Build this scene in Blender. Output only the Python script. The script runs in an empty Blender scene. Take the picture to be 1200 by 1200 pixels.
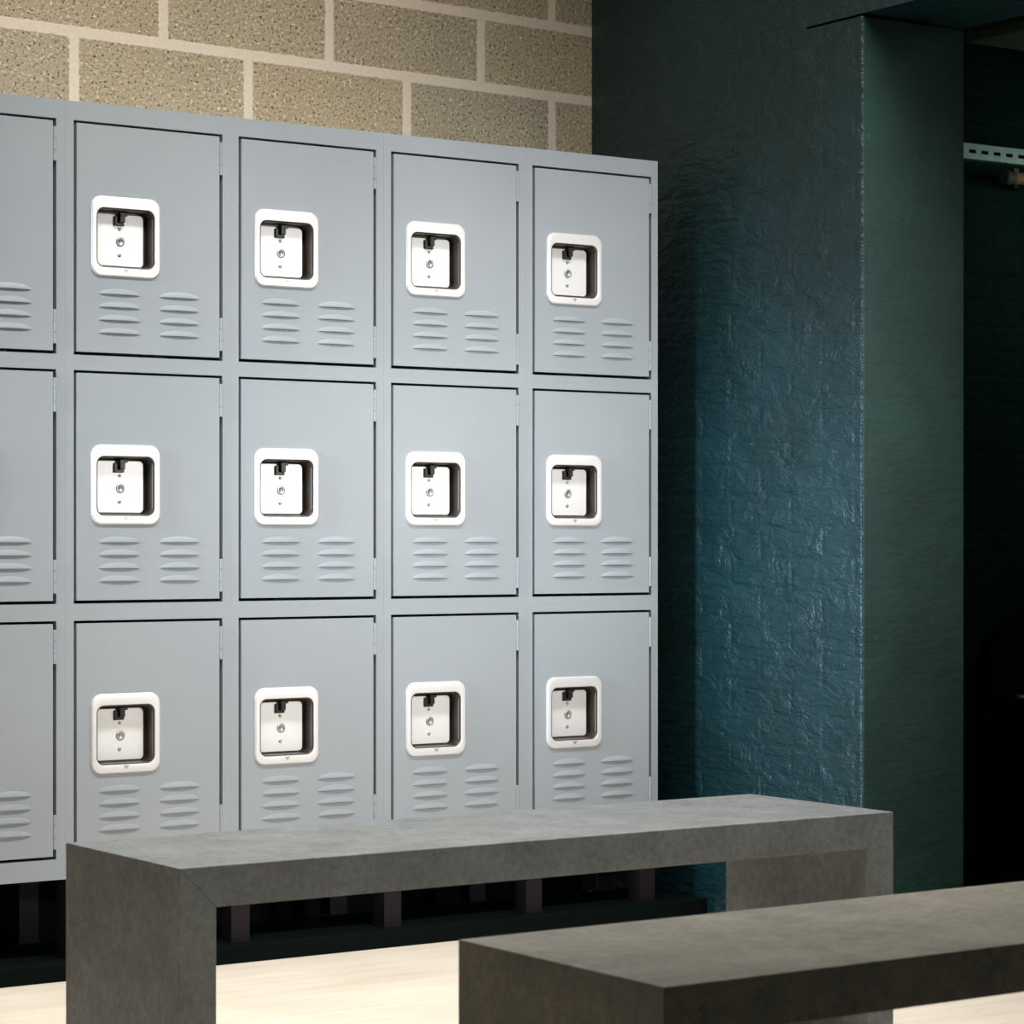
import bpy, bmesh, math, random
from mathutils import Vector, Matrix

random.seed(4)
C = bpy.context.scene.collection
PI = math.pi

# ------------------------------------------------------------------ view geometry (1200 x 1200 frame)
PX, HY = 600.0, 632.0            # principal column, horizon row
VR, VL = 5058.0, -1480.0         # vanishing columns of the locker front and of its depth direction
F = math.sqrt((VR - PX) * (PX - VL))
TH = math.atan((VR - PX) / F)    # locker front direction, right of the optical axis
CT, ST = math.cos(TH), math.sin(TH)
EYE = 0.93

def onY(x, Y):                   # column -> (X, depth) on the plane Y
    t = (x - PX) / F
    z = Y / (ST - t * CT)
    return z * (CT + t * ST), z

def onX(x, X):                   # column -> (Y, depth) on the plane X
    t = (x - PX) / F
    z = X / (CT + t * ST)
    return z * (ST - t * CT), z

def hgt(y, z):                   # row -> height at a depth
    return EYE + (HY - y) / F * z

# ------------------------------------------------------------------ helpers
def finish(bm, name, mats, parent=None, smooth=False, bevel=0.0, segs=2, loc=None, ang=35, recalc=True):
    if recalc:
        bmesh.ops.recalc_face_normals(bm, faces=bm.faces)
    me = bpy.data.meshes.new(name)
    bm.to_mesh(me); bm.free()
    for m in (mats if isinstance(mats, (list, tuple)) else [mats]):
        me.materials.append(m)
    o = bpy.data.objects.new(name, me)
    C.objects.link(o)
    if parent: o.parent = parent
    if loc: o.location = loc
    if smooth:
        for p in me.polygons: p.use_smooth = True
    if bevel:
        md = o.modifiers.new('Bevel', 'BEVEL')
        md.width = bevel; md.segments = segs; md.limit_method = 'ANGLE'; md.angle_limit = math.radians(ang)
        md.harden_normals = False
    return o

def box(bm, x0, x1, y0, y1, z0, z1, mi=0):
    v = [bm.verts.new((x, y, z)) for x in (x0, x1) for y in (y0, y1) for z in (z0, z1)]
    for q in ((0,1,3,2),(4,6,7,5),(0,4,5,1),(2,3,7,6),(0,2,6,4),(1,5,7,3)):
        f = bm.faces.new([v[i] for i in q]); f.material_index = mi

def prism(bm, pts, a, b, axis='y', mi=0):   # 2-D outline extruded along an axis
    def P(p, t):
        return {'y': (p[0], t, p[1]), 'x': (t, p[0], p[1]), 'z': (p[0], p[1], t)}[axis]
    A = [bm.verts.new(P(p, a)) for p in pts]; B = [bm.verts.new(P(p, b)) for p in pts]
    n = len(pts)
    fs = [bm.faces.new(A), bm.faces.new(B[::-1])]
    for i in range(n):
        fs.append(bm.faces.new([A[i], B[i], B[(i+1) % n], A[(i+1) % n]]))
    for f in fs: f.material_index = mi

def rrect(cx, cz, w, h, r, n=6):
    pts = []
    for k, (sx, sz) in enumerate(((1,1),(-1,1),(-1,-1),(1,-1))):
        ox, oz = cx + sx*(w/2 - r), cz + sz*(h/2 - r)
        for i in range(n + 1):
            a = k*PI/2 + i/n*PI/2
            pts.append((ox + r*math.cos(a), oz + r*math.sin(a)))
    return pts

def loft(bm, rings, close=True, mi=0):       # rings of equal-length closed loops of 3-D points
    R = [[bm.verts.new(p) for p in ring] for ring in rings]
    n = len(R[0])
    for a, b in zip(R[:-1], R[1:]):
        for i in range(n):
            f = bm.faces.new([a[i], a[(i+1) % n], b[(i+1) % n], b[i]]); f.material_index = mi
    return R

def empty(name, loc=(0,0,0)):
    o = bpy.data.objects.new(name, None); C.objects.link(o)
    o.empty_display_size = .1; o.location = loc
    return o

def tag(o, label=None, cat=None, group=None, kind=None):
    if label: o['label'] = label
    if cat: o['category'] = cat
    if group: o['group'] = group
    if kind: o['kind'] = kind
    return o

def copy_tree(o, parent=None):
    c = o.copy(); C.objects.link(c)
    if parent: c.parent = parent
    for ch in list(o.children): copy_tree(ch, c)
    return c

# ------------------------------------------------------------------ materials
def lin(r, g, b):
    f = lambda c: (c/255/12.92) if c/255 <= .04045 else ((c/255 + .055)/1.055)**2.4
    return (f(r), f(g), f(b), 1)

class N:
    def __init__(s, name):
        s.m = bpy.data.materials.new(name); s.m.use_nodes = True
        s.t = s.m.node_tree; s.b = s.t.nodes['Principled BSDF']
    def n(s, t, **k):
        x = s.t.nodes.new(t)
        for a, v in k.items():
            if a in x.inputs: x.inputs[a].default_value = v
            else: setattr(x, a, v)
        return x
    def l(s, a, b): s.t.links.new(a, b)
    def noise(s, vec, scale, detail=4, rough=.55, dist=0):
        x = s.n('ShaderNodeTexNoise')
        x.inputs['Scale'].default_value = scale; x.inputs['Detail'].default_value = detail
        x.inputs['Roughness'].default_value = rough; x.inputs['Distortion'].default_value = dist
        if vec: s.l(vec, x.inputs['Vector'])
        return x.outputs['Fac']
    def ramp(s, fac, stops):
        r = s.n('ShaderNodeValToRGB'); e = r.color_ramp.elements
        while len(e) < len(stops): e.new(.5)
        for q, (p, c) in zip(e, stops): q.position = p; q.color = c
        s.l(fac, r.inputs['Fac']); return r.outputs['Color']
    def mix(s, fac, a, b, mode='MIX'):
        x = s.n('ShaderNodeMix', data_type='RGBA', blend_type=mode)
        for i, v in ((0, fac), (6, a), (7, b)):
            if hasattr(v, 'is_output'): s.l(v, x.inputs[i])
            else: x.inputs[i].default_value = v
        return x.outputs[2]
    def math(s, op, a, b=0.0, c=None):
        x = s.n('ShaderNodeMath', operation=op)
        for i, v in enumerate((a, b) if c is None else (a, b, c)):
            if hasattr(v, 'is_output'): s.l(v, x.inputs[i])
            else: x.inputs[i].default_value = v
        return x.outputs[0]
    def bump(s, h, dist, strength=1.0):
        x = s.n('ShaderNodeBump'); x.inputs['Distance'].default_value = dist
        x.inputs['Strength'].default_value = strength
        s.l(h, x.inputs['Height']); s.l(x.outputs['Normal'], s.b.inputs['Normal'])
    def geo(s): return s.n('ShaderNodeNewGeometry').outputs['Position']
    def obj(s): return s.n('ShaderNodeTexCoord').outputs['Object']
    def mapping(s, vec, scale=(1,1,1), rot=(0,0,0), loc=(0,0,0)):
        x = s.n('ShaderNodeMapping'); s.l(vec, x.inputs['Vector'])
        x.inputs['Scale'].default_value = scale; x.inputs['Rotation'].default_value = rot
        x.inputs['Location'].default_value = loc
        return x.outputs['Vector']
    def set(s, **k):
        for a, v in k.items():
            q = s.b.inputs[a.replace('_', ' ')]
            if hasattr(v, 'is_output'): s.l(v, q)
            else: q.default_value = v
        return s.m

def paint_mat():
    s = N('locker grey enamel'); v = s.geo()
    c = s.ramp(s.noise(v, 2.2, 3), [(.3, lin(150,157,163)), (.7, lin(158,165,170))])
    s.bump(s.noise(v, 420, 2), .0002, .3)
    s.b.inputs['Specular IOR Level'].default_value = .25
    return s.set(Base_Color=c, Roughness=.55)

def steel_mat(name, col, rough, metal=.55):
    s = N(name); v = s.mapping(s.geo(), (60, 60, 900))
    n = s.noise(v, 1, 2)
    c = s.mix(n, tuple(x*.93 for x in col[:3]) + (1,), col)
    return s.set(Base_Color=c, Roughness=rough, Metallic=metal)

def plain_mat(name, col, rough=.6, metal=0, nscale=30, var=.2, spec=.5):
    s = N(name)
    n = s.noise(s.geo(), nscale, 4)
    c = s.mix(n, tuple(x*(1-var) for x in col[:3]) + (1,), tuple(x*(1+var) for x in col[:3]) + (1,))
    s.b.inputs['Specular IOR Level'].default_value = spec
    return s.set(Base_Color=c, Roughness=rough, Metallic=metal)

def concrete_mat(name, lo, hi):
    s = N(name); v = s.geo()
    big = s.noise(v, 9, 5, .6); mid = s.noise(v, 70, 5, .65); fine = s.noise(v, 520, 3, .6)
    f = s.math('ADD', s.math('MULTIPLY', big, .35), s.math('ADD', s.math('MULTIPLY', mid, .4), s.math('MULTIPLY', fine, .25)))
    c = s.ramp(f, [(.39, lo), (.61, hi)])
    pores = s.ramp(s.noise(v, 190, 2), [(.27, (.35,.35,.33,1)), (.36, (1,1,1,1))])
    c = s.mix(.6, c, pores, 'MULTIPLY')
    s.bump(f, .0012, .5)
    return s.set(Base_Color=c, Roughness=.62)

def floor_mat():
    s = N('pale screed floor'); v = s.geo()
    st = s.noise(s.mapping(v, (3, 26, 1)), 1, 5, .6); sp = s.noise(v, 160, 3, .6); bg = s.noise(v, 2.5, 4)
    f = s.math('ADD', s.math('MULTIPLY', st, .4), s.math('ADD', s.math('MULTIPLY', sp, .25), s.math('MULTIPLY', bg, .35)))
    c = s.ramp(f, [(.32, lin(206,192,172)), (.66, lin(240,231,216))])
    s.bump(sp, .0006, .4)
    return s.set(Base_Color=c, Roughness=.6)

def block_mat(bw, rh, u0, z0):
    s = N('split grey masonry blocks'); v = s.obj()
    warp = s.n('ShaderNodeTexNoise'); warp.inputs['Scale'].default_value = 55; s.l(v, warp.inputs['Vector'])
    wv = s.n('ShaderNodeVectorMath', operation='MULTIPLY_ADD')
    s.l(warp.outputs['Color'], wv.inputs[0]); wv.inputs[1].default_value = (.006, .006, .006); s.l(v, wv.inputs[2])
    sep = s.n('ShaderNodeSeparateXYZ'); s.l(wv.outputs[0], sep.inputs[0])
    comb = s.n('ShaderNodeCombineXYZ')
    s.l(s.math('ADD', sep.outputs[0], -u0 - .003), comb.inputs[0]); s.l(s.math('ADD', sep.outputs[2], -z0 - .003), comb.inputs[1])
    b = s.n('ShaderNodeTexBrick'); s.l(comb.outputs[0], b.inputs['Vector'])
    b.offset = .5; b.offset_frequency = 2; b.squash = 1
    for k, q in (('Scale', 1), ('Mortar Size', .0145), ('Mortar Smooth', .25), ('Bias', 0), ('Brick Width', bw), ('Row Height', rh)):
        b.inputs[k].default_value = q
    b.inputs['Color1'].default_value = lin(188,174,148); b.inputs['Color2'].default_value = lin(176,168,150)
    b.inputs['Mortar'].default_value = lin(216,204,186)
    blot = s.noise(v, 7, 4); g1 = s.noise(v, 120, 1.5, .5); g2 = s.noise(v, 150, 1, .5)
    grain = s.ramp(g1, [(.25, (.22,.19,.15,1)), (.36, (.92,.91,.89,1)), (.60, (1.0,.99,.97,1)), (.70, (1.8,1.75,1.6,1))])
    pits = s.ramp(g2, [(.31, (.08,.06,.05,1)), (.40, (1,1,1,1))])
    col = s.mix(1, b.outputs['Color'], grain, 'MULTIPLY')
    col = s.mix(.85, col, pits, 'MULTIPLY')
    col = s.mix(s.math('MULTIPLY', blot, .5), col, s.mix(1, col, lin(196,188,176), 'MULTIPLY'))
    mort = s.mix(s.noise(v, 90, 3), lin(206,192,174), lin(230,218,202))
    col = s.mix(b.outputs['Fac'], col, mort)
    inv = s.math('SUBTRACT', 1, b.outputs['Fac'])
    h = s.math('MULTIPLY', s.math('ADD', g1, s.math('MULTIPLY', g2, .6)), s.math('ADD', s.math('MULTIPLY', inv, .85), .15))
    h = s.math('ADD', h, s.math('MULTIPLY', b.outputs['Fac'], .9))
    s.bump(h, .003, .7)
    return s.set(Base_Color=col, Roughness=.9)

def old_paint_mat(name, axis, lo, hi, rough=.33, bd=.006, joint=-.2, spec=.5):
    """thick gloss paint over old brickwork"""
    s = N(name); v = s.geo()
    sep = s.n('ShaderNodeSeparateXYZ'); s.l(v, sep.inputs[0])
    warp = s.noise(v, 9, 3); comb = s.n('ShaderNodeCombineXYZ')
    s.l(sep.outputs[axis], comb.inputs[0])
    s.l(s.math('ADD', sep.outputs[2], s.math('MULTIPLY', warp, .03)), comb.inputs[1])
    b = s.n('ShaderNodeTexBrick'); s.l(comb.outputs[0], b.inputs['Vector'])
    for k, q in (('Scale', 1), ('Mortar Size', .012), ('Mortar Smooth', 1), ('Brick Width', .225), ('Row Height', .075)):
        b.inputs[k].default_value = q
    lump = s.noise(s.mapping(v, (.75, .75, 1.5)), 12, 5, .62, .6); drag = s.noise(s.mapping(v, (.6, .6, 2.4)), 34, 4, .6)
    fine = s.noise(v, 260, 3, .6)
    chip = s.ramp(s.noise(v, 48, 2), [(.74, (0,0,0,1)), (.80, (1,1,1,1))])
    h = s.math('ADD', s.math('MULTIPLY', b.outputs['Fac'], joint), s.math('ADD', s.math('MULTIPLY', lump, 1.5), s.math('ADD', s.math('MULTIPLY', drag, .5), s.math('MULTIPLY', fine, .1))))
    s.bump(h, bd, .8)
    c = s.ramp(s.noise(v, 4, 4), [(.3, lo), (.7, hi)])
    c = s.mix(s.math('MULTIPLY', chip, .25), c, lin(150,160,160))
    s.b.inputs['Specular IOR Level'].default_value = spec
    return s.set(Base_Color=c, Roughness=rough)

M_paint = paint_mat()
M_dark = plain_mat('dark slot', lin(12,14,16), .8)
M_plate = steel_mat('brushed latch steel', (.80,.785,.77,1), .38, .35)
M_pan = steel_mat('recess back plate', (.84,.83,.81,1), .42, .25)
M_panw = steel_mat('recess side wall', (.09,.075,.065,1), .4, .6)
M_black = plain_mat('black latch plastic', lin(14,13,13), .4)
M_rivet = steel_mat('dull rivet', (.42,.42,.42,1), .45, .8)
M_leg = plain_mat('dark leg steel', lin(33,28,31), .5, spec=.15)
M_conc = concrete_mat('grey bench concrete', lin(88,92,90), lin(124,127,127))
M_conc2 = concrete_mat('brown grey bench concrete', lin(90,90,81), lin(130,125,112))
M_floor = floor_mat()
M_green = old_paint_mat('gloss blue green painted brick', 1, lin(8,37,39), lin(15,48,53), bd=.012, joint=-.12)
M_pier = old_paint_mat('dull green painted pier', 0, lin(26,54,49), lin(36,68,61), .6, .003, -.08)
M_far = old_paint_mat('dark green far brick', 0, lin(13,46,40), lin(19,58,52), .6, .006, -.3, .05)
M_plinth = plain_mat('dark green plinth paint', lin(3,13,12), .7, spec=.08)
M_ceil = plain_mat('dark ceiling', lin(20,28,26), .9)
M_olive = plain_mat('olive ceiling board', lin(104,120,92), .8)
M_galv = plain_mat('galvanised strut', lin(185,215,205), .45, .5, 80, .3)
M_door = plain_mat('black arched door', lin(5,10,10), .7, spec=.1)
M_tan = plain_mat('tan lamp glass', lin(215,180,120), .7)
M_hook = plain_mat('grey lamp end', lin(110,124,112), .6)

# ------------------------------------------------------------------ camera
cd = bpy.data.cameras.new('camera'); cam = bpy.data.objects.new('camera', cd); C.objects.link(cam)
cam.location = (0, 0, EYE); cam.rotation_euler = (PI/2, 0, -(PI/2 - TH))
cd.sensor_width = 36; cd.lens = 36 * F / 1200
cd.shift_y = (HY - 600) / 1200; cd.shift_x = (600 - PX) / 1200
cd.dof.use_dof = True; cd.dof.focus_distance = 5.6; cd.dof.aperture_fstop = 14
bpy.context.scene.camera = cam

# ------------------------------------------------------------------ lockers: dimensions from the frame
LH = 1.65
z88 = F * LH / 911.0
Y0 = z88 * (ST - (88 - PX)/F * CT)              # front plane of the bank
X88 = onY(88, Y0)[0]
PIT = onY(281, Y0)[0] - X88
LEG = .17; PL = .04; DEP = .30
PXM = LH / 911.0
print('Y0', Y0, 'X88', X88, 'PIT', PIT, 'z88', z88, 'theta', math.degrees(TH), 'F', F)

DW = .882 * PIT; GAPR = .021 * PIT; POST = .101 * PIT
x_l = POST/2                                    # door opening left edge in unit coordinates
x_r = PIT - POST/2
zb = LEG
rails = [(141, 416), (434, 708), (728, 1006)]   # rows of the door tops and bottoms at column 88
doors = [(zb + (1030 - b)*PXM, zb + (1030 - a)*PXM) for a, b in rails]
DHT = sum(b - a for a, b in doors)/3

def make_door(x0, x1, z0, z1, parent):
    """door sheet pivoting at its right side; local origin = lower left corner of the opening, on the frame front"""
    w, h = x1 - x0, z1 - z0
    gl, gr, gt, gb = .0058, GAPR + .001, .0058, .0068
    bx = gl + .085*PIT - .002                    # bezel
    bw_, bh_ = .412*PIT, .171
    bcx = bx + bw_/2; bcz = h - .157 - bh_/2
    ow, oh = .1305, .1215
    ocx, ocz = bcx - .001, bcz - .003
    bm = bmesh.new()
    xs = [gl, ocx - ow/2, ocx + ow/2, w - gr]; zs = [gb, ocz - oh/2, ocz + oh/2, h - gt]
    y = -.003
    vg = {(i, j): bm.verts.new((xs[i], y, zs[j])) for i in range(4) for j in range(4)}
    fs = [bm.faces.new([vg[i, j], vg[i+1, j], vg[i+1, j+1], vg[i, j+1]]) for i in range(3) for j in range(3) if (i, j) != (1, 1)]
    ext = bmesh.ops.extrude_face_region(bm, geom=fs)
    bmesh.ops.translate(bm, verts=[g for g in ext['geom'] if isinstance(g, bmesh.types.BMVert)], vec=(0, .020, 0))
    bmesh.ops.recalc_face_normals(bm, faces=bm.faces)
    # louvres pressed out of the sheet: arched top, shaded bottom opening painted as a dark face
    def louvre(lx, lz, lw, lh, p):
        nx, nz = 14, 5
        g = []
        for i in range(nx + 1):
            s_ = -1 + 2*i/nx; e = max(0., 1 - s_*s_)
            col = []
            for j in range(nz + 1):
                v_ = j/nz
                col.append(bm.verts.new((lx + lw*(i/nx), y - .0002 - p*math.sqrt(e)*math.cos(v_*PI/2)**.8 if j < nz else y - .0002,
                                         lz + lh*(.15 + .85*e**.55)*v_)))
            g.append(col)
        for i in range(nx):
            for j in range(nz):
                f = bm.faces.new([g[i][j], g[i+1][j], g[i+1][j+1], g[i][j+1]]); f.smooth = True
        b0 = [bm.verts.new((lx + lw*(i/nx), y - .0002, lz)) for i in range(nx + 1)]
        for i in range(nx):
            f = bm.faces.new([b0[i], b0[i+1], g[i+1][0], g[i][0]]); f.material_index = 1
    for c0 in (.128, .490):
        for k in range(4):
            lz = bcz - bh_/2 - .0385 - k*.0278
            louvre(gl + c0*PIT, lz, .247*PIT, .0135, .0042)
    d = finish(bm, 'door', [M_paint, M_dark], parent, loc=(x0, 0, z0), recalc=False)
    # bezel ring
    bm = bmesh.new()
    n = 8
    def ring(w_, h_, r_, yy, cx=bcx, cz=bcz): return [(px, yy, pz) for px, pz in rrect(cx, cz, w_, h_, r_, n)]
    loft(bm, [ring(bw_, bh_, .024, y), ring(bw_, bh_, .024, y - .003), ring(bw_ - .003, bh_ - .003, .0225, y - .0055),
              ring(bw_ - .007, bh_ - .007, .021, y - .0065),
              ring(ow + .0085, oh + .0085, .0180, y - .0065, ocx, ocz), ring(ow + .0065, oh + .0065, .0170, y - .0055, ocx, ocz),
              ring(ow + .0065, oh + .0065, .0170, y - .004, ocx, ocz)])
    bz = finish(bm, 'latch_bezel', M_plate, d, smooth=True)
    md = bz.modifiers.new('ws', 'WEIGHTED_NORMAL')
    # pan: side walls coloured dark for the reflections in them, bright back plate
    bm = bmesh.new()
    dp = .031
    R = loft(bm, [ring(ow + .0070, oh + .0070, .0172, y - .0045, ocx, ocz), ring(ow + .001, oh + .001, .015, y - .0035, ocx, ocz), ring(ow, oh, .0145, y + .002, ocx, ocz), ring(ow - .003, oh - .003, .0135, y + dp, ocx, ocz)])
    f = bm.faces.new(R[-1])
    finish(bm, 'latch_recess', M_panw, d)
    bm = bmesh.new()
    prism(bm, rrect(ocx - .003, ocz - .001, ow - .012, oh - .010, .009, 5), y + dp - .006, y + dp - .0005)
    finish(bm, 'latch_back_plate', M_pan, d, bevel=.001)
    # black hook and its slot at the top of the recess
    bm = bmesh.new()
    hz = ocz + oh/2
    box(bm, ocx - .015, ocx + .008, y + dp - .012, y + dp - .004, hz - .031, hz - .010)
    box(bm, ocx - .006, ocx + .006, y + .010, y + dp - .006, hz - .024, hz - .003)
    box(bm, ocx + .006, ocx + .014, y + .014, y + dp - .006, hz - .010, hz - .003)
    finish(bm, 'latch_hook', M_black, d, bevel=.001)
    # rivets down the middle of the plate
    def rivet(rx, rz, r, ring_=False):
        bm = bmesh.new()
        yy = y + dp - .006
        rr = [(r, 0), (r, -.0012), (r*.8, -.002)] + ([(r*.5, -.002), (r*.45, -.0008)] if ring_ else [(r*.3, -.0026)])
        Rr = loft(bm, [[(rx + q*math.cos(a*PI/8), yy + e, rz + q*math.sin(a*PI/8)) for a in range(16)] for q, e in rr])
        bm.faces.new(Rr[-1])
        finish(bm, 'rivet', M_rivet, d, smooth=True)
    rivet(ocx - .001, ocz + .023, .0034)
    rivet(ocx + .001, ocz - .004, .0105, True)
    rivet(ocx - .001, ocz - .033, .0040)
    # small stamped arrow under the recess
    bm = bmesh.new()
    prism(bm, [(ocx - .007, bcz - bh_/2 + .0165), (ocx, bcz - bh_/2 + .0085), (ocx + .007, bcz - bh_/2 + .0165)], y - .0071, y - .0060)
    finish(bm, 'stamped_mark', M_rivet, d)
    # hinges in the right hand gap
    for hz0 in (h - .018 - .072, .022):
        bm = bmesh.new()
        cx = w - GAPR/2 - .0005
        rad = GAPR/2
        for a, b in ((0, .022), (.0228, .0488), (.0496, .072)):
            prism(bm, [(cx + rad*math.cos(q*PI/6), -.001 + rad*.9*math.sin(q*PI/6)) for q in range(12)], hz0 + a, hz0 + b, 'z')
        finish(bm, 'hinge', M_paint, d)
    return d

def make_locker():
    root = empty('locker')
    bm = bmesh.new()
    t = .004
    e = .0001                                     # hairline seam between neighbouring columns
    z1 = zb + LH
    box(bm, e, t, .018, DEP, zb, z1); box(bm, PIT - t, PIT - e, .018, DEP, zb, z1)
    box(bm, t, PIT - t, DEP - t, DEP, zb, z1)
    box(bm, t, PIT - t, .018, DEP - t, z1 - t, z1); box(bm, t, PIT - t, .018, DEP - t, zb, zb + t)
    for (a, b), (c, d_) in zip(doors[1:], doors[:-1]):
        zc = (b + c)/2; box(bm, t, PIT - t, .02, DEP - t, zc - .002, zc + .002)
    finish(bm, 'cabinet_body', M_paint, root)
    bm = bmesh.new()
    box(bm, e, x_l, 0, .018, zb, z1); box(bm, x_r, PIT - e, 0, .018, zb, z1)
    edges = [zb] + [q for d_ in reversed(doors) for q in d_] + [z1]
    for a, b in zip(edges[0::2], edges[1::2]):
        box(bm, x_l, x_r, 0, .018, a, b)
    finish(bm, 'front_frame', M_paint, root)
    for a, b in doors:
        make_door(x_l, x_r, a, b, root)
    return root

def leg(parent, x, y):
    bm = bmesh.new()
    w = .046
    t = .004
    prism(bm, [(x, y), (x + w, y), (x + w, y + t), (x + t, y + t), (x + t, y + w), (x, y + w)], .004, zb - .0005, 'z')
    box(bm, x - .002, x + w + .002, y - .002, y + w + .002, 0, .004)
    return finish(bm, 'leg', M_leg, parent)

proto = make_locker()
leg(proto, .004, .004); leg(proto, .004, DEP - .052)
LBL = ['grey steel locker column cut off by the left edge of the picture',
       'grey three-door steel locker column rising behind the left end of the far bench',
       'grey three-door steel locker column in the middle of the row of five',
       'grey three-door steel locker column second from the dark green wall',
       'grey three-door steel locker column ending the row beside the dark green wall']
XL = X88 - .003 - POST/2 - PIT                   # left end of the bank
lockers = []
for i in range(5):
    o = proto if i == 0 else copy_tree(proto)
    o.location = (XL + i*PIT, Y0, PL)
    tag(o, LBL[i], 'locker', 'grey three-door lockers in a row')
    lockers.append(o)
leg(lockers[4], PIT - .052, .004); leg(lockers[4], PIT - .052, DEP - .052)
XR = XL + 5*PIT

# ------------------------------------------------------------------ the setting
ALPHA = math.radians(3.8)
Yl = Y0 + DEP + .012
# corner column 693 on a block wall that swings away slightly to the right
Xc = 4.2
for _ in range(30):
    Yc = Yl + (Xc - XL) * math.tan(ALPHA)
    Xc, Zc = onY(693.5, Yc)
print('corner', Xc, Yc, Zc, 'locker right', XR, 'back', Y0 + DEP)
CEIL = 3.3

# block wall: local x runs along the wall, origin at the corner
thw = TH - ALPHA
def along(x):                                     # column -> local x on the block wall (negative to the left)
    t = (x - PX)/F
    d = Vector((CT + t*ST, ST - t*CT)); w = Vector((math.cos(ALPHA), math.sin(ALPHA)))
    # camera ray s*d = corner + q*w
    A = Matrix(((d.x, -w.x), (d.y, -w.y))); s_, q = A.inverted() @ Vector((Xc, Yc))
    return q, s_
js = [along(x)[0] for x in (87, 290, 476, 647)]
BW = (js[3] - js[0])/3; u0 = js[0] - 8*BW
zz = along(680)[1]
hlo, hhi = hgt(117.5, zz), hgt(35.8, zz)
RH = hhi - hlo
print('block', BW, RH, 'joint rows', hlo, hhi, [a/BW for a in js])
k = round(hlo/RH)
# rows with an even number are the shifted ones: the row under hlo must be the unshifted (odd) one
zrow0 = hlo - (2*6)*RH
bm = bmesh.new(); box(bm, -8, .0, 0, .2, 0, CEIL)
wb = finish(bm, 'wall_back', block_mat(BW, RH, u0, zrow0), loc=(Xc, Yc, 0))
wb.rotation_euler = (0, 0, ALPHA); tag(wb, kind='structure')

# dark painted return wall ending in a pier
Ye, Ze = onX(1010.5, Xc)
Xp = onY(1130.5, Ye)[0]
zbeam = hgt(18.5, Ze)
print('pier', Ye, Xp, 'beam', zbeam)
Yl945 = onX(945, Xc)[0]
bm = bmesh.new()
prism(bm, [(Ye, 0), (Yc + .25, 0), (Yc + .25, CEIL), (Yl945, CEIL), (Yl945, zbeam), (Ye, zbeam)], Xc, Xp, 'x')
bm.faces.ensure_lookup_table()
wr = finish(bm, 'wall_right', [M_green, M_pier])
bw_at = wr.data.attributes.new('bevel_weight_edge', 'FLOAT', 'EDGE')
for e_ in wr.data.edges:
    a_, b_ = (wr.data.vertices[q].co for q in e_.vertices)
    if abs(a_.y - Ye) < 1e-4 and abs(b_.y - Ye) < 1e-4 and abs(a_.x - b_.x) < 1e-4: bw_at.data[e_.index].value = 1
bv = wr.modifiers.new('Bevel', 'BEVEL'); bv.width = .006; bv.segments = 3; bv.limit_method = 'WEIGHT'
for p in wr.data.polygons:
    if p.normal.y < -.9: p.material_index = 1
tag(wr, kind='structure')
bm = bmesh.new(); box(bm, Xc, Xp, -1.5, Yl945, zbeam + .006, CEIL)
tag(finish(bm, 'trim_2', M_green), kind='structure')
Yf = Yc + .02
bm = bmesh.new(); box(bm, Xp, 9.0, Yf, Yf + .2, 0, CEIL)
tag(finish(bm, 'wall_far', M_far), kind='structure')
bm = bmesh.new(); box(bm, -8, Xc + .1, -4, 6.6, -.12, 0)
tag(finish(bm, 'floor', M_floor), kind='structure')
bm = bmesh.new(); box(bm, Xc + .1, 9.2, -4, 6.6, -.12, 0)  # far part of the floor, the room's darkness put into its colour
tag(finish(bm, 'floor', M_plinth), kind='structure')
bm = bmesh.new(); box(bm, -8, 9.2, -4, 6.6, CEIL, CEIL + .1)
tag(finish(bm, 'ceiling', M_ceil), kind='structure')
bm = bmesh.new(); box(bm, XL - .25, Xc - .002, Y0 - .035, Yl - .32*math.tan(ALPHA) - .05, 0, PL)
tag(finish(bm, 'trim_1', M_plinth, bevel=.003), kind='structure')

bm = bmesh.new(); box(bm, -8, -.02, -.008, -.0005, 0, .34)  # dark strip painted over the block wall for the shade under the lockers
bb = finish(bm, 'shade_strip_back', M_plinth, loc=(Xc, Yc, 0)); bb.rotation_euler = (0, 0, ALPHA); tag(bb, kind='structure')
# arched dark door in the far wall
Xa, Za = onY(1147, Yf); Xd = Xa + .95
ztop = hgt(700, Za); zs = ztop - .2
bm = bmesh.new()
pts = [(Xa, 0), (Xd, 0), (Xd, zs)] + [((Xa + Xd)/2 + (Xd - Xa)/2*math.cos(a*PI/20), zs + .2*math.sin(a*PI/20)) for a in range(1, 20)] + [(Xa, zs)]
prism(bm, pts, Yf - .03, Yf - .001)
dr = tag(finish(bm, 'door_1', M_door, bevel=.004), kind='structure')
zh = hgt(817, Za)
bm = bmesh.new()
xh = onY(1172, Yf)[0]
prism(bm, [(xh + .62*(i > 0), 0) for i in ()] or [(Yf - .075 + .008*math.cos(q*PI/4), zh + .006*math.sin(q*PI/4)) for q in range(8)], xh, xh + .5, 'x')
for xx in (xh + .03, xh + .45): box(bm, xx, xx + .015, Yf - .075, Yf - .029, zh - .006, zh + .006)
finish(bm, 'door_handle', M_galv, dr)

# perforated strut on the far wall
xs0, zs0 = onY(1126, Yf)
zt, zbm = hgt(170, zs0), hgt(188, zs0)
xs0 = Xp + .003
st = empty('strut_channel', (xs0, Yf, zbm))
bm = bmesh.new()
L, hh = 1.9, zt - zbm
hs = .013
yb = -.041
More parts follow.
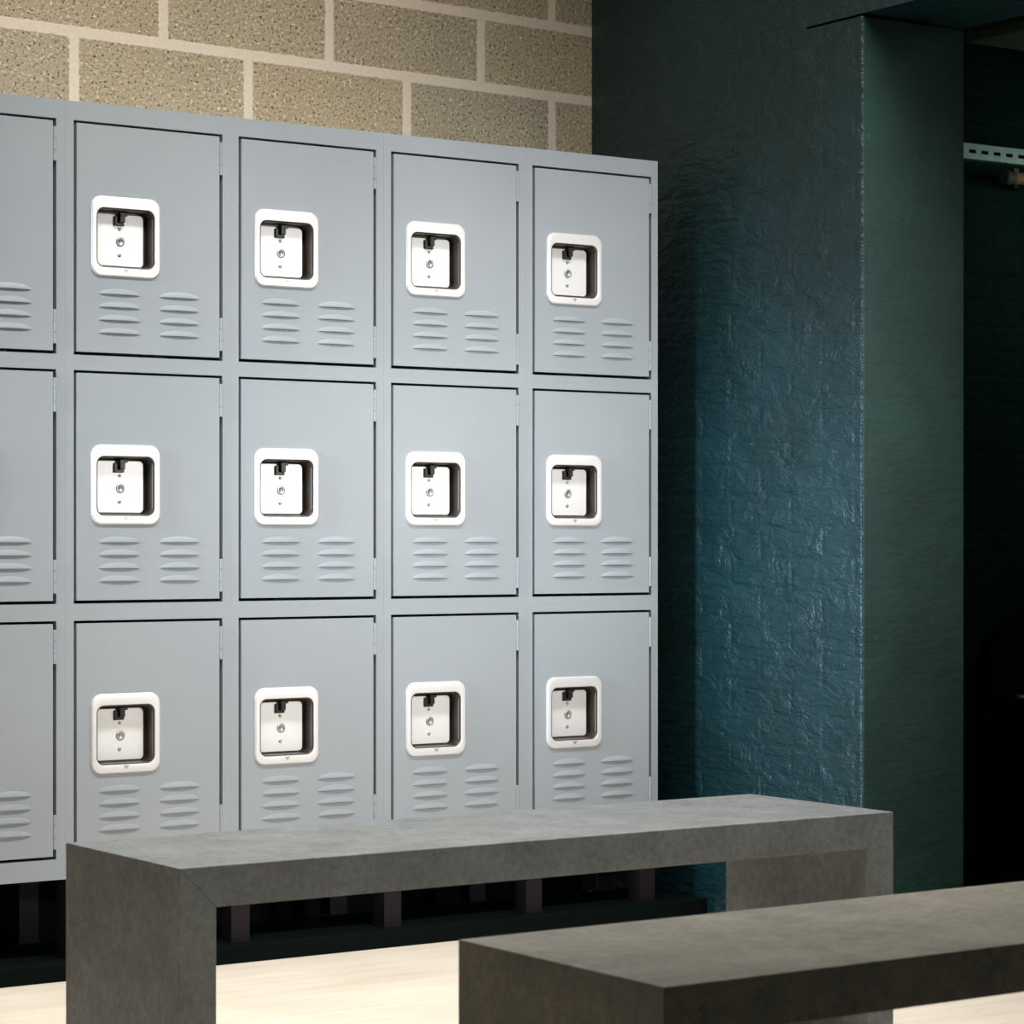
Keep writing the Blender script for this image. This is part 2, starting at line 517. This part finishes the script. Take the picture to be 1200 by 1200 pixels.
# front web with a row of slots, built as a grid with openings
xsn = [0]; x = .02
while x < L - .04:
    xsn += [x, x + .028]; x += .05
xsn.append(L); zsn = [0, hh*.38, hh*.62, hh]
vg = {(i, j): bm.verts.new((xsn[i], yb, zsn[j])) for i in range(len(xsn)) for j in range(4)}
for i in range(len(xsn) - 1):
    for j in range(3):
        if j == 1 and i % 2 == 1: continue
        bm.faces.new([vg[i, j], vg[i+1, j], vg[i+1, j+1], vg[i, j+1]])
r = bmesh.ops.extrude_face_region(bm, geom=list(bm.faces))
bmesh.ops.translate(bm, verts=[g for g in r['geom'] if isinstance(g, bmesh.types.BMVert)], vec=(0, .003, 0))
box(bm, 0, L, yb + .003, -.001, 0, .003); box(bm, 0, L, yb + .003, -.001, hh - .003, hh)
finish(bm, 'channel', M_galv, st)
tag(st, 'grey-green perforated metal strut on the dark far wall at right', 'metal strut')

# tan roll tucked under the strut
xr0, zr0 = onY(1178, Yf - .07)
zc = hgt(207, zr0)
rl = empty('wall_lamp', (xr0, Yf - .062, zc))
def roll(name, mat, x0, x1, r):
    bm = bmesh.new()
    R = loft(bm, [[(xx, rr*math.cos(a*PI/10), rr*math.sin(a*PI/10)) for a in range(20)] for xx, rr in ((x0, r*.85), (x0 + .006, r), (x1 - .006, r), (x1, r*.85))])
    bm.faces.new(R[0]); bm.faces.new(R[-1])
    return finish(bm, name, mat, rl, bevel=0)
roll('end_cap', M_hook, 0, .036, .021)
roll('glass_tube', M_tan, .036, .42, .018)
for xx in (.1, .36):
    bm = bmesh.new(); box(bm, xx, xx + .02, -.004, .061, -.024, -.019); box(bm, xx, xx + .02, .055, .061, -.024, .04)
    finish(bm, 'bracket', M_hook, rl)
tag(rl, 'small unlit tan tube lamp with grey end cap under the perforated strut', 'lamp')

# hung ceiling board in the far room: its left corner shows
zcorner = 7.1
t = (1132 - PX)/F
Xb, Yb = zcorner*(CT + t*ST), zcorner*(ST - t*CT)
hb, ht = hgt(50, zcorner), hgt(38, zcorner)
cp = empty('ceiling_board', (Xb, Yb, hb))
bm = bmesh.new(); box(bm, 0, 1.6, -1.2, 0, 0, ht - hb); finish(bm, 'board', M_olive, cp, bevel=.004)
for xx, yy in ((.15, -.15), (1.4, -.15), (.15, -1.0), (1.4, -1.0)):
    bm = bmesh.new(); prism(bm, [(xx + .005*math.cos(q*PI/4), yy + .005*math.sin(q*PI/4)) for q in range(8)], ht - hb - .002, CEIL - hb, 'z')
    finish(bm, 'hanger_rod', M_galv, cp)
tag(cp, 'dim olive board hung below the ceiling of the dark room at top right', 'ceiling board')

# ------------------------------------------------------------------ benches
BH = .45
def bench(xc, yc_front, back_px, right_len, th, mat, label):
    """xc, yc_front: front-left top corner in the frame"""
    t = (xc - PX)/F
    z = (EYE - BH)*F/(yc_front - HY)
    X, Y = z*(CT + t*ST), z*(ST - t*CT)
    dep = onX(back_px, X)[0] - Y
    L = right_len if right_len < 10 else onY(right_len, Y)[0] - X
    print('bench', X, Y, 'len', L, 'depth', dep, 'z', z)
    root = empty('bench', (X, Y, 0))
    bm = bmesh.new(); prism(bm, [(0, BH), (L, BH), (L - th, BH - th), (th, BH - th)], 0, dep)
    finish(bm, 'seat', mat, root, bevel=.0012)
    for s in (0, 1):
        pts = [(0, 0), (th, 0), (th, BH - th), (0, BH)]
        if s: pts = [(L - px, pz) for px, pz in pts]
        bm = bmesh.new(); prism(bm, pts, 0, dep)
        finish(bm, 'leg', mat, root, bevel=.0012)
    return tag(root, label, 'bench', 'concrete benches')
bench(210, 1018, 77, 1047, .061, M_conc, 'grey concrete bench directly in front of the lockers, both its ends in view')
bench(778, 1157, 537, 1.45, .058, M_conc2, 'brownish concrete bench nearest the viewer, cut off by the lower right corner')

# ------------------------------------------------------------------ light
W = bpy.data.worlds.new('world'); bpy.context.scene.world = W; W.use_nodes = True
W.node_tree.nodes['Background'].inputs[0].default_value = (.62, .75, .72, 1)
W.node_tree.nodes['Background'].inputs[1].default_value = .10

def area(name, loc, target, sx, sy, power, col=(1,1,1), spread=180):
    d = bpy.data.lights.new(name, 'AREA'); d.shape = 'RECTANGLE'; d.size = sx; d.size_y = sy
    d.energy = power; d.color = col; d.spread = math.radians(spread)
    o = bpy.data.objects.new(name, d); C.objects.link(o); o.location = loc
    o.rotation_euler = (Vector(target) - Vector(loc)).to_track_quat('-Z', 'Y').to_euler()
    return o

Ys, _ = onX(815, Xc)
dv = Vector((Xc - XR, Ys - Y0))                  # grazing direction that draws the locker shadow edge on the return wall
print('shadow dir', dv, XR, Xc)
sl = dv.y/dv.x
area('ceiling_light', (2.6, Y0 - 1.4, 3.1), (2.6, Y0 - .55, 0), 2.9, .35, 43, (1, .985, .96), 110)
area('left_lamp', (XR - 5.5, Y0 - 5.5*sl, 1.9), (Xc, Y0 - .50, .80), .5, .5, 7.5, (.72, .85, 1), 19)
area('front_fill', (4.7, -.6, 2.1), (3.15, Y0, 1.08), .9, .7, 6.3, (1, .99, .98), 24)
area('block_wash', (1.75, Y0 - .02, 3.15), (1.8, Yl, 2.0), 3.2, .12, 22, (1, .91, .77), 140)
area('bench_fill', (2.3, 2.9, 3.1), (2.4, 3.15, 0), 1.6, .5, 14, (1, .96, .93), 70)  # added unseen light that brightens the bench tops
area('far_room_fill', (6.3, Yf - .6, 1.95), (4.9, Yf, 1.4), .4, .3, .7, (.85, 1, .92), 130)  # added unseen light that brings out the far wall, strut and board

v = bpy.context.scene.view_settings
v.view_transform = 'Standard'; v.look = 'None'; v.exposure = 0; v.gamma = 1
